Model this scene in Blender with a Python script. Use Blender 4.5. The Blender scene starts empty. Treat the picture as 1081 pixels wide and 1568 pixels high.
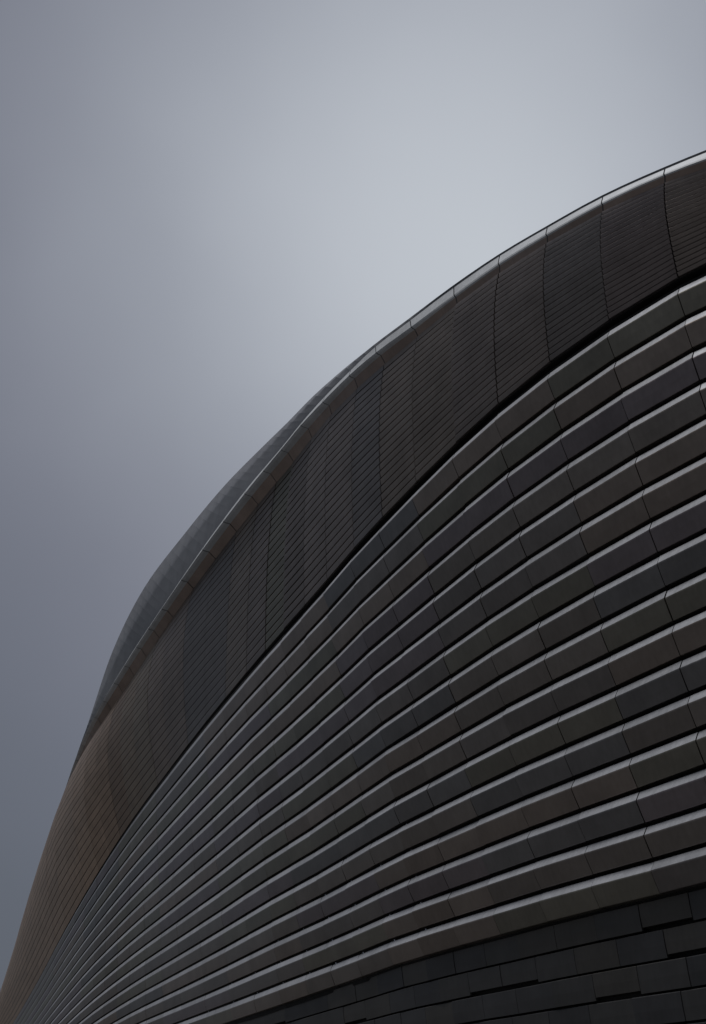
import bpy, math, random
from mathutils import Vector
random.seed(11)
scene=bpy.context.scene
scene.view_settings.view_transform='Standard'
scene.view_settings.look='None'
scene.view_settings.exposure=0

# ------------------------------------------------------------------ section points from image coordinates
# stadium cross-sections back-projected from image pixels through an assumed camera, hand-adjusted (metres), one line per structural bay, running from the
# near bays to the far end:  louvre foot ; louvre head ; soffit edge ; fascia foot ; fascia head ; roof crest
DATA="""22.94,31.87,12.90;24.25,30.88,34.90;23.17,30.23,37.60;23.18,29.97,38.06;23.52,30.21,38.99;23.64,30.35,39.21|
20.05,33.38,12.26;20.70,32.98,34.90;19.92,32.09,38.48;19.92,31.86,38.90;20.22,32.13,39.85;20.33,32.28,40.08|
17.37,35.24,11.67;17.55,35.15,34.90;17.08,34.07,39.32;17.06,33.86,39.62;17.32,34.17,40.56;17.41,34.33,40.79|
15.20,37.47,11.25;14.67,37.68,34.90;14.47,36.46,40.26;14.44,36.25,40.48;14.65,36.61,41.33;14.72,36.78,41.56|
13.37,40.26,11.08;12.14,40.65,34.90;12.27,39.28,41.27;12.24,39.07,41.52;12.42,39.45,42.45;12.49,39.64,42.69|
11.66,43.44,11.08;9.84,43.89,34.90;10.11,42.44,42.22;10.09,42.22,42.50;10.24,42.64,43.52;10.30,42.85,43.76|
9.97,46.58,11.11;7.65,47.50,34.90;8.12,45.96,43.38;8.10,45.72,43.70;8.23,46.18,44.86;8.27,46.41,45.11|
8.29,49.56,11.09;5.72,51.22,34.90;6.11,49.61,44.28;6.02,49.37,44.62;6.00,49.89,45.84;6.00,50.13,46.11|
6.67,52.93,11.10;3.71,55.45,34.90;4.06,53.75,45.25;3.84,53.49,45.60;3.61,54.06,46.78;3.57,54.60,47.34|
5.09,56.44,11.15;1.81,59.63,34.90;2.14,57.83,46.25;1.83,57.54,46.75;1.51,58.14,47.95;1.40,59.01,48.75|
3.50,59.50,11.10;0.02,63.75,34.90;0.34,61.83,47.25;0.11,61.52,47.85;-0.16,62.15,49.04;-0.50,63.69,50.51|
2.04,63.28,11.16;-1.83,68.42,34.90;-1.56,66.38,48.20;-1.76,66.03,48.80;-2.12,66.70,50.05;-3.07,69.32,52.04|
0.39,67.26,11.09;-3.57,72.63,34.90;-3.15,70.47,48.85;-3.45,70.09,49.50;-3.91,70.79,50.70;-5.40,74.57,53.16|
-1.21,71.28,11.07;-5.32,76.89,34.90;-4.77,74.61,49.32;-5.23,74.19,49.95;-5.72,74.93,51.10;-7.72,80.00,54.55|
-4.79,78.87,10.86;-8.96,85.80,34.90;-8.22,82.01,49.70;-8.76,81.52,50.22;-9.39,82.31,51.35;-12.12,89.01,56.00|
-9.18,90.70,10.93;-13.74,98.00,34.90;-13.15,93.15,50.20;-13.73,92.58,50.65;-14.40,93.46,51.73;-17.72,101.95,58.02|
-14.90,105.61,10.99;-18.94,111.80,34.90;-19.22,107.19,50.51;-19.78,106.51,50.95;-20.45,107.53,52.03;-24.45,116.15,58.55|
-22.84,124.87,10.87;-26.05,129.64,34.03;-26.62,125.47,51.04;-27.12,124.69,51.83;-27.85,125.88,52.99;-31.20,132.33,57.08|
-29.37,137.48,10.02;-32.01,142.12,31.03;-32.74,137.47,49.00;-33.06,136.64,49.60;-33.79,137.97,50.60;-35.14,141.25,51.94|
-37.88,158.10,9.18;-40.34,162.67,27.73;-40.00,157.57,49.98;-40.02,156.70,50.20;-40.67,158.27,51.07;-40.96,159.00,51.40|
-48.42,186.92,8.37;-50.98,192.42,24.98;-49.94,186.52,47.13;-49.82,185.52,47.21;-50.47,187.40,47.89;-50.83,188.28,48.22|
-64.67,233.30,7.36;-67.67,240.23,22.60;-64.86,233.24,42.20;-64.69,232.00,42.24;-65.51,234.36,42.90;-65.97,235.45,43.22|
-91.12,309.99,6.42;-95.34,319.16,20.68;-89.03,310.60,29.98;-88.77,308.94,30.13;-89.89,312.08,30.73;-90.50,313.53,31.02"""
K=[[Vector([float(c) for c in p.split(',')]) for p in l.split(';')] for l in DATA.replace('\n','').split('|')]
def shifted(row,dx,dy,dz=0):
    return [p+Vector((dx,dy,dz*p.z/40)) for p in row]
pre=[shifted(K[0],*d) for d in ((15.8,-4.2),(11.6,-3.8),(7.6,-3.0),(3.8,-1.7))]
post=[shifted(K[-1],*d) for d in ((-7,32,-4),(-3,62,-8),(14,86,-12))]
K=pre+K+post
OFF=4; KMAX=len(K)-1-OFF
KT=[0.0]
for a_,b_ in zip(K[:-1],K[1:]):
    KT.append(KT[-1]+math.sqrt((b_[1]-a_[1]).length))
def sec(k,i):
    x=k+OFF; n=len(K); a=max(0,min(n-2,int(math.floor(x)))); u=x-a
    p1,p2=K[a][i],K[a+1][i]; h=KT[a+1]-KT[a]
    def tan(j):
        if j==0: return (K[1][i]-K[0][i])/(KT[1]-KT[0])
        if j==n-1: return (K[-1][i]-K[-2][i])/(KT[-1]-KT[-2])
        h0=KT[j]-KT[j-1];h1=KT[j+1]-KT[j]
        return ((K[j][i]-K[j-1][i])/h0*h1+(K[j+1][i]-K[j][i])/h1*h0)/(h0+h1)
    m1,m2=tan(a)*h,tan(a+1)*h
    return p1*(2*u**3-3*u*u+1)+m1*(u**3-2*u*u+u)+p2*(-2*u**3+3*u*u)+m2*(u**3-u*u)
def nrm(k,i=1):
    t=sec(min(k+.3,KMAX),i)-sec(max(k-.3,-OFF),i)
    t.z=0;t.normalize()
    return Vector((-t.y,t.x,0))
cols=[float(k) for k in range(-OFF,14)]
cols+=[13.5,14,14.5,15,15.5,16]
k=16
while k<22-.01:
    k+=1/3; cols.append(k)
cols+=[22.5,23,23.5,24,24.5,25]
cols=[min(c,KMAX) for c in cols]
def ramp(k,a,b): return max(0.0,min(1.0,(k-a)/(b-a)))

# ------------------------------------------------------------------ helpers
class MB:
    def __init__(s): s.v=[];s.f=[];s.c=[];s.sm=[]
    def strip(s,A,B,col,smooth=True):
        n=len(s.v)
        s.v+= [tuple(p) for p in A]+[tuple(p) for p in B]
        m=len(A)
        for i in range(m-1):
            s.f.append((n+i,n+i+1,n+m+i+1,n+m+i)); s.c.append(col); s.sm.append(smooth)
    def cap(s,A,col):
        n=len(s.v); s.v+=[tuple(p) for p in A]; s.f.append(tuple(range(n,n+len(A)))); s.c.append(col); s.sm.append(False)
    def make(s,name,mat,parent=None):
        me=bpy.data.meshes.new(name); me.from_pydata(s.v,[],s.f)
        at=me.color_attributes.new('finish','FLOAT_COLOR','CORNER')
        data=[]
        for poly,c in zip(me.polygons,s.c):
            data+= [c[0],c[1],c[2],1.0]*poly.loop_total
        at.data.foreach_set('color',data)
        me.polygons.foreach_set('use_smooth',s.sm)
        me.materials.append(mat)
        o=bpy.data.objects.new(name,me); scene.collection.objects.link(o)
        if parent: o.parent=parent
        return o
def metal(name,rough=.34,metallic=.85,tint=(1,1,1),grain=.08):
    m=bpy.data.materials.new(name); m.use_nodes=True
    N=m.node_tree.nodes; L=m.node_tree.links; b=N['Principled BSDF']
    a=N.new('ShaderNodeAttribute'); a.attribute_name='finish'
    tc=N.new('ShaderNodeTexCoord')
    n1=N.new('ShaderNodeTexNoise'); n1.inputs['Scale'].default_value=.55; n1.inputs['Detail'].default_value=6
    n2=N.new('ShaderNodeTexNoise'); n2.inputs['Scale'].default_value=5; n2.inputs['Detail'].default_value=5
    mp=N.new('ShaderNodeMapping'); mp.inputs['Scale'].default_value=(1.0,1.0,.25)
    L.new(tc.outputs['Object'],n1.inputs['Vector']); L.new(tc.outputs['Object'],mp.inputs['Vector']); L.new(mp.outputs[0],n2.inputs['Vector'])
    mr=N.new('ShaderNodeMapRange'); mr.inputs['To Min'].default_value=.75; mr.inputs['To Max'].default_value=1.25
    L.new(n1.outputs['Fac'],mr.inputs['Value'])
    mr2=N.new('ShaderNodeMapRange'); mr2.inputs['To Min'].default_value=1-grain*2; mr2.inputs['To Max'].default_value=1+grain*2
    L.new(n2.outputs['Fac'],mr2.inputs['Value'])
    mu=N.new('ShaderNodeMath'); mu.operation='MULTIPLY'; L.new(mr.outputs[0],mu.inputs[0]); L.new(mr2.outputs[0],mu.inputs[1])
    vm=N.new('ShaderNodeVectorMath'); vm.operation='SCALE'; L.new(a.outputs['Color'],vm.inputs[0]); L.new(mu.outputs[0],vm.inputs['Scale'])
    vt=N.new('ShaderNodeVectorMath'); vt.operation='MULTIPLY'; L.new(vm.outputs[0],vt.inputs[0]); vt.inputs[1].default_value=tint
    L.new(vt.outputs[0],b.inputs['Base Color'])
    rr=N.new('ShaderNodeMapRange'); rr.inputs['To Min'].default_value=rough-.07; rr.inputs['To Max'].default_value=rough+.1
    L.new(n2.outputs['Fac'],rr.inputs['Value']); L.new(rr.outputs[0],b.inputs['Roughness'])
    b.inputs['Metallic'].default_value=metallic
    return m
def flat(name,c,rough=.8,scale=1.0,var=.3):
    m=bpy.data.materials.new(name); m.use_nodes=True
    N=m.node_tree.nodes; L=m.node_tree.links; b=N['Principled BSDF']
    tc=N.new('ShaderNodeTexCoord'); n=N.new('ShaderNodeTexNoise'); n.inputs['Scale'].default_value=scale; n.inputs['Detail'].default_value=7
    L.new(tc.outputs['Object'],n.inputs['Vector'])
    r=N.new('ShaderNodeValToRGB'); r.color_ramp.elements[0].position=.3;r.color_ramp.elements[1].position=.7
    r.color_ramp.elements[0].color=(*[x*(1-var) for x in c],1); r.color_ramp.elements[1].color=(*[x*(1+var) for x in c],1)
    L.new(n.outputs['Fac'],r.inputs[0]); L.new(r.outputs[0],b.inputs['Base Color']); b.inputs['Roughness'].default_value=rough
    return m
M_l=metal('anodised_louvre',.36)
M_edge=metal('louvre_edge_painted_sheen',.45,.35)  # same panel metal as the faces, made paler to paint in sky light
M_u=metal('anodised_fine_louvre',.42)
M_f=metal('fascia_aluminium',.6,.25)
M_r=metal('roof_sheet',.5,.7)
M_lo=metal('lower_cladding',.5)
M_back=flat('dark_backing',(.012,.012,.013))

stad=bpy.data.objects.new('stadium',None); scene.collection.objects.link(stad)

PAL=[(.275,.245,.226),(.31,.262,.234),(.258,.235,.226),(.27,.235,.246),(.265,.248,.213),(.235,.226,.228)]
def tone(colseed,rowj,amp=.10):
    rnd=random.Random(colseed*131+rowj*7)
    # run of neighbouring panels come from the same batch
    c=PAL[random.Random((int(colseed)//3)*17+(rowj)*5).randrange(len(PAL))]
    g=1+rnd.uniform(-amp,amp)
    return tuple(x*g for x in c)

# ------------------------------------------------------------------ main louvres
ROWS=15
wts=[1.2-(.32*i/(ROWS-1)) for i in range(ROWS)]
s_=sum(wts); cum=[0]
for w in wts: cum.append(cum[-1]+w/s_)
def P(k,w):   # w=0 head, 1 foot
    return sec(k,1).lerp(sec(k,0),w)
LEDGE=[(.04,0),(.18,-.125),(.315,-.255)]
FACE=[(.315,-.255),(.34,-.28),(.34,-.31),(.235,-.58),(.11,-.86)]
UND=[(.11,-.86),(.09,-.875),(-.34,-.875)]
def louvre(mb,k0,k1,w0,w1,col,gap,jit,face,und,pf,amp=1.0,ledge=None,lcol=None,emb=None):
    a0,b0=pf(k0,w0),pf(k1,w0); a1,b1=pf(k0,w1),pf(k1,w1)
    n0,n1=nrm(k0),nrm(k1)
    d=(b0-a0); Ld=d.length; g=min(gap/Ld,.2)
    def line(pr):
        A=[];B=[]
        for (o,z) in pr:
            pa=a0.lerp(a1,-z)+n0*((o*amp)+jit[0]); pb=b0.lerp(b1,-z)+n1*((o*amp)+jit[1])
            A.append(pa.lerp(pb,g)); B.append(pb.lerp(pa,g))
        return A,B
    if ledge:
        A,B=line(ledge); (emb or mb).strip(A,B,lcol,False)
    A,B=line(face); mb.strip(A,B,col,False)
    pr=(ledge or [])+face[(1 if ledge else 0):]
    A,B=line(pr+[(-.1,face[-1][1])]); mb.cap(A,col); mb.cap(B,col)
    A,B=line(und); mb.strip(A,B,col,False)
mb=MB(); bk=MB(); em=MB()
for ci in range(len(cols)-1):
    k0,k1=cols[ci],cols[ci+1]
    am=1-.6*ramp(k0,9,16)
    for r in range(ROWS+1):
        if r<ROWS: w0,w1=cum[r],cum[r+1]
        else: w0,w1=1.0,1.0+wts[-1]/s_*1.0
        j=(random.uniform(-.025,.025),random.uniform(-.025,.025))
        g=random.uniform(.86,1.12)
        louvre(mb,k0,k1,w0,w1,tone(ci,r),.022,(j[0]*am,j[1]*am),FACE,UND,P,am,LEDGE,(.51*g,.52*g,.555*g),em)  # pale ledge colour carries the bright streak of sky light
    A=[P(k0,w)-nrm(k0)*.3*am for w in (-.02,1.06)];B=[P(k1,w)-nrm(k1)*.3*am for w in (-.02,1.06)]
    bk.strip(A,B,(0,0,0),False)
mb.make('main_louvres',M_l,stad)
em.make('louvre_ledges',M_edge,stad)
bk.make('louvre_backing',M_back,stad)

# ------------------------------------------------------------------ upper fine louvre band
NU=21
def bul(k):
    return 0.3+2.3*ramp(k,14.5,19)
def U(k,w):   # w=0 soffit edge, 1 at head of main louvres
    a=sec(k,2);b=sec(k,1)+Vector((0,0,.75 if k<15 else .75*max(.3,1-(k-15)/8)))
    b=b-nrm(k)*.1
    return a.lerp(b,w)+nrm(k)*bul(k)*math.sin(math.pi*max(0,min(1,w))**.8)
UL=[(0,0),(.085,-.15)]
UP=[(.085,-.15),(.092,-.19),(.075,-.5),(.045,-.86)]
UU=[(.045,-.86),(-.08,-.885)]
ub=MB(); ubk=MB()
UPAL=[(.32,.28,.265),(.29,.255,.255),(.305,.29,.25),(.28,.258,.255),(.335,.29,.262)]
for ci in range(len(cols)-1):
    k0,k1=cols[ci],cols[ci+1]
    cc=UPAL[random.Random(ci*3+1).randrange(5)]
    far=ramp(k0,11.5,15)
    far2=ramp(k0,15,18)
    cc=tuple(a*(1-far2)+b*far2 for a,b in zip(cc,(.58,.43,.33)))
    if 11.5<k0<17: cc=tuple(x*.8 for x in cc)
    jj=(random.uniform(-.035,.035)*(1-far*.6),random.uniform(-.035,.035)*(1-far*.6))
    amp=1-.8*far
    for r in range(NU):
        g=1+random.uniform(-.08,.08)
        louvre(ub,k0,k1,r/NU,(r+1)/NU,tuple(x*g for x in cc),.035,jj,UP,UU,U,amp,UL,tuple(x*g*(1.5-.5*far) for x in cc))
    ws=[i/10 for i in range(11)]
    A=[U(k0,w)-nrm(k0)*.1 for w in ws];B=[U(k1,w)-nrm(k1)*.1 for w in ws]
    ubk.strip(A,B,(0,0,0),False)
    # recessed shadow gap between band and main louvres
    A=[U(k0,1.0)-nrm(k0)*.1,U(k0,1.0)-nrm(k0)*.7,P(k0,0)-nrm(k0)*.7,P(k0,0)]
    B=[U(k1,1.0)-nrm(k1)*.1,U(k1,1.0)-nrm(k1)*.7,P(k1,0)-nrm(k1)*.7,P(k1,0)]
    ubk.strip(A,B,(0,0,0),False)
ub.make('fine_louvre_band',M_u,stad)
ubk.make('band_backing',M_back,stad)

# ------------------------------------------------------------------ soffit lip, fascia and roof
fb=MB(); sb=MB(); rb=MB()
fcols=[]
for a,b in zip(cols[:-1],cols[1:]): 
    n=3
    fcols.append([a+(b-a)*i/n for i in range(n+1)])
for pi,seg in enumerate(fcols):
    gcol=random.uniform(.93,1.07)
    for q in range(len(seg)-1):
        k0,k1=seg[q],seg[q+1]
        e0=.03 if q==0 else 0; e1=.03 if q==len(seg)-2 else 0
        def L2(i): 
            a,b=sec(k0,i),sec(k1,i); return a.lerp(b,e0),b.lerp(a,e1)
        a2,b2=L2(2);a3,b3=L2(3);a4,b4=L2(4)
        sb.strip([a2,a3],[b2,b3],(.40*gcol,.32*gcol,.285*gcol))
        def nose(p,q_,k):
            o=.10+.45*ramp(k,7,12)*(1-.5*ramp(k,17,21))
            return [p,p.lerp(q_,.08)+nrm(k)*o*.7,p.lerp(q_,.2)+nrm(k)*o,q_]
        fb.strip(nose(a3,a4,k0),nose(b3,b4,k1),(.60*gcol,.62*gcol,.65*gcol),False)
    for q in range(len(seg)-1):
        k0,k1=seg[q],seg[q+1]
        def roof(k):
            n=nrm(k); a=sec(k,4)-n*.05; c=sec(k,5)
            m=a.lerp(c,.5)+n*.15
            return [a,m,c,c-n*3-Vector((0,0,.4)),c-n*14-Vector((0,0,3)),c-n*45-Vector((0,0,9))]
        rb.strip(roof(k0),roof(k1),(.28*gcol,.285*gcol,.305*gcol))
fb.make('fascia',M_f,stad); sb.make('soffit_lip',M_lo,stad); rb.make('roof',M_r,stad)

# ------------------------------------------------------------------ lower cladding
lb=MB(); lbk=MB()
NL=9
def LW(k,w):  # w=0 below last louvre, 1 ground
    a=P(k,1+wts[-1]/s_*.95); b=P(k,1)+(P(k,1)-P(k,0))*.3; 
    b.z=-.05
    n=nrm(k)
    return a.lerp(b,w)-n*.25
LL=[(0,0),(.03,-.03)]
LP=[(.03,-.03),(.04,-.5),(.02,-.92)]; LU=[(.02,-.92),(-.3,-.94)]
for r in range(NL):
    k=-OFF+.1+.37*(r%2)+.1*(r%3)
    while k<KMAX-.9:
        step=.78
        c=random.choice([(.118,.116,.12),(.125,.122,.122),(.108,.107,.112),(.135,.128,.122)])
        j=random.choice([0,0,.02,-.02])
        louvre(lb,k,k+step,r/NL,(r+random.choice([1,1,1,1,.88]))/NL,c,.015,(j,j),LP,LU,LW,1.0,LL,c)
        k+=step
for ci in range(len(cols)-1):
    k0,k1=cols[ci],cols[ci+1]
    lbk.strip([LW(k0,w)-nrm(k0)*.32 for w in (-.05,1)],[LW(k1,w)-nrm(k1)*.32 for w in (-.05,1)],(0,0,0),False)
lb.make('lower_cladding',M_lo,stad); lbk.make('lower_backing',M_back,stad)

# ------------------------------------------------------------------ ground
me=bpy.data.meshes.new('ground'); S=3000
me.from_pydata([(-S,-S,0),(S,-S,0),(S,S,0),(-S,S,0)],[],[(0,1,2,3)])
g=bpy.data.objects.new('ground',me); scene.collection.objects.link(g)
me.materials.append(flat('paving',(.10,.10,.10),.85,.3,.25))

# ------------------------------------------------------------------ sky
w=bpy.data.worlds.new('World'); scene.world=w; w.use_nodes=True
N=w.node_tree.nodes; L=w.node_tree.links
bg=N['Background']; bg.inputs['Strength'].default_value=.1
sky=N.new('ShaderNodeTexSky'); sky.sky_type='NISHITA'; sky.sun_disc=False
SUN=Vector((-.21,-.175,.96)).normalized()
sky.sun_elevation=math.asin(SUN.z); sky.sun_rotation=math.atan2(SUN.x,SUN.y)
sky.air_density=1; sky.dust_density=3
EL=math.radians(42); AZ=math.radians(9)   # thin patch in the overcast
D=Vector((math.sin(AZ)*math.cos(EL),math.cos(AZ)*math.cos(EL),math.sin(EL)))
tc=N.new('ShaderNodeTexCoord')
dt=N.new('ShaderNodeVectorMath'); dt.operation='DOT_PRODUCT'; dt.inputs[1].default_value=D
L.new(tc.outputs['Generated'],dt.inputs[0])
nz=N.new('ShaderNodeTexNoise'); nz.inputs['Scale'].default_value=1.8; nz.inputs['Detail'].default_value=4; nz.inputs['Roughness'].default_value=.45
L.new(tc.outputs['Generated'],nz.inputs['Vector'])
ac=N.new('ShaderNodeMath'); ac.operation='ARCCOSINE'; L.new(dt.outputs['Value'],ac.inputs[0])
na=N.new('ShaderNodeMath'); na.operation='MULTIPLY_ADD'; L.new(nz.outputs['Fac'],na.inputs[0]); na.inputs[1].default_value=.26; na.inputs[2].default_value=-.13
sm=N.new('ShaderNodeMath'); sm.operation='ADD'; L.new(ac.outputs[0],sm.inputs[0]); L.new(na.outputs[0],sm.inputs[1])
mr=N.new('ShaderNodeMapRange'); mr.inputs['From Min'].default_value=0; mr.inputs['From Max'].default_value=math.radians(90); L.new(sm.outputs[0],mr.inputs['Value'])
ra=N.new('ShaderNodeValToRGB'); cr_=ra.color_ramp; cr_.interpolation='B_SPLINE'
L.new(mr.outputs[0],ra.inputs[0])
stops=[(0,(.54,.575,.62)),(8,(.49,.52,.57)),(17,(.32,.342,.392)),(27,(.185,.195,.24)),(38,(.115,.13,.16)),(60,(.072,.08,.09)),(90,(.065,.07,.078))]
cr_.elements[0].position=0; cr_.elements[0].color=(*stops[0][1],1)
cr_.elements[1].position=1; cr_.elements[1].color=(*stops[-1][1],1)
for d_,c in stops[1:-1]:
    e=cr_.elements.new(d_/90); e.color=(*c,1)
# brighter overcast towards the zenith
sx=N.new('ShaderNodeSeparateXYZ'); L.new(tc.outputs['Generated'],sx.inputs[0])
zr=N.new('ShaderNodeMapRange'); zr.interpolation_type='SMOOTHSTEP'
zr.inputs['From Min'].default_value=math.sin(math.radians(58)); zr.inputs['From Max'].default_value=math.sin(math.radians(74)); L.new(sx.outputs['Z'],zr.inputs['Value'])
zc=N.new('ShaderNodeMixRGB'); zc.blend_type='ADD'; L.new(zr.outputs[0],zc.inputs[0]); L.new(ra.outputs[0],zc.inputs[1]); zc.inputs[2].default_value=(.36,.37,.40,1)
# cloud layer radiance (scaled for background strength .1) over a little clear-sky light
sc=N.new('ShaderNodeVectorMath'); sc.operation='SCALE'; sc.inputs['Scale'].default_value=9.7; L.new(zc.outputs[0],sc.inputs[0])
s2=N.new('ShaderNodeVectorMath'); s2.operation='SCALE'; s2.inputs['Scale'].default_value=.03; L.new(sky.outputs[0],s2.inputs[0])
ad=N.new('ShaderNodeVectorMath'); ad.operation='ADD'; L.new(sc.outputs[0],ad.inputs[0]); L.new(s2.outputs[0],ad.inputs[1])
L.new(ad.outputs[0],bg.inputs['Color'])
sl=bpy.data.lights.new('ledge_sun','SUN'); sl.energy=1.35; sl.angle=math.radians(16); sl.color=(1,.98,.96)  # added light, direction chosen high behind the camera to brighten the ledges
so=bpy.data.objects.new('ledge_sun',sl); scene.collection.objects.link(so)
so.rotation_euler=(-SUN).to_track_quat('-Z','Y').to_euler(); so.location=SUN*200

# ------------------------------------------------------------------ camera
cd=bpy.data.cameras.new('camera'); cam=bpy.data.objects.new('camera',cd); scene.collection.objects.link(cam)
cam.location=(0,0,1.6); cam.rotation_euler=(math.radians(120),0,0)
cd.sensor_fit='VERTICAL'; cd.sensor_height=24; cd.lens=1681/1568*24
cd.clip_end=8000; cd.clip_start=.1
scene.camera=cam
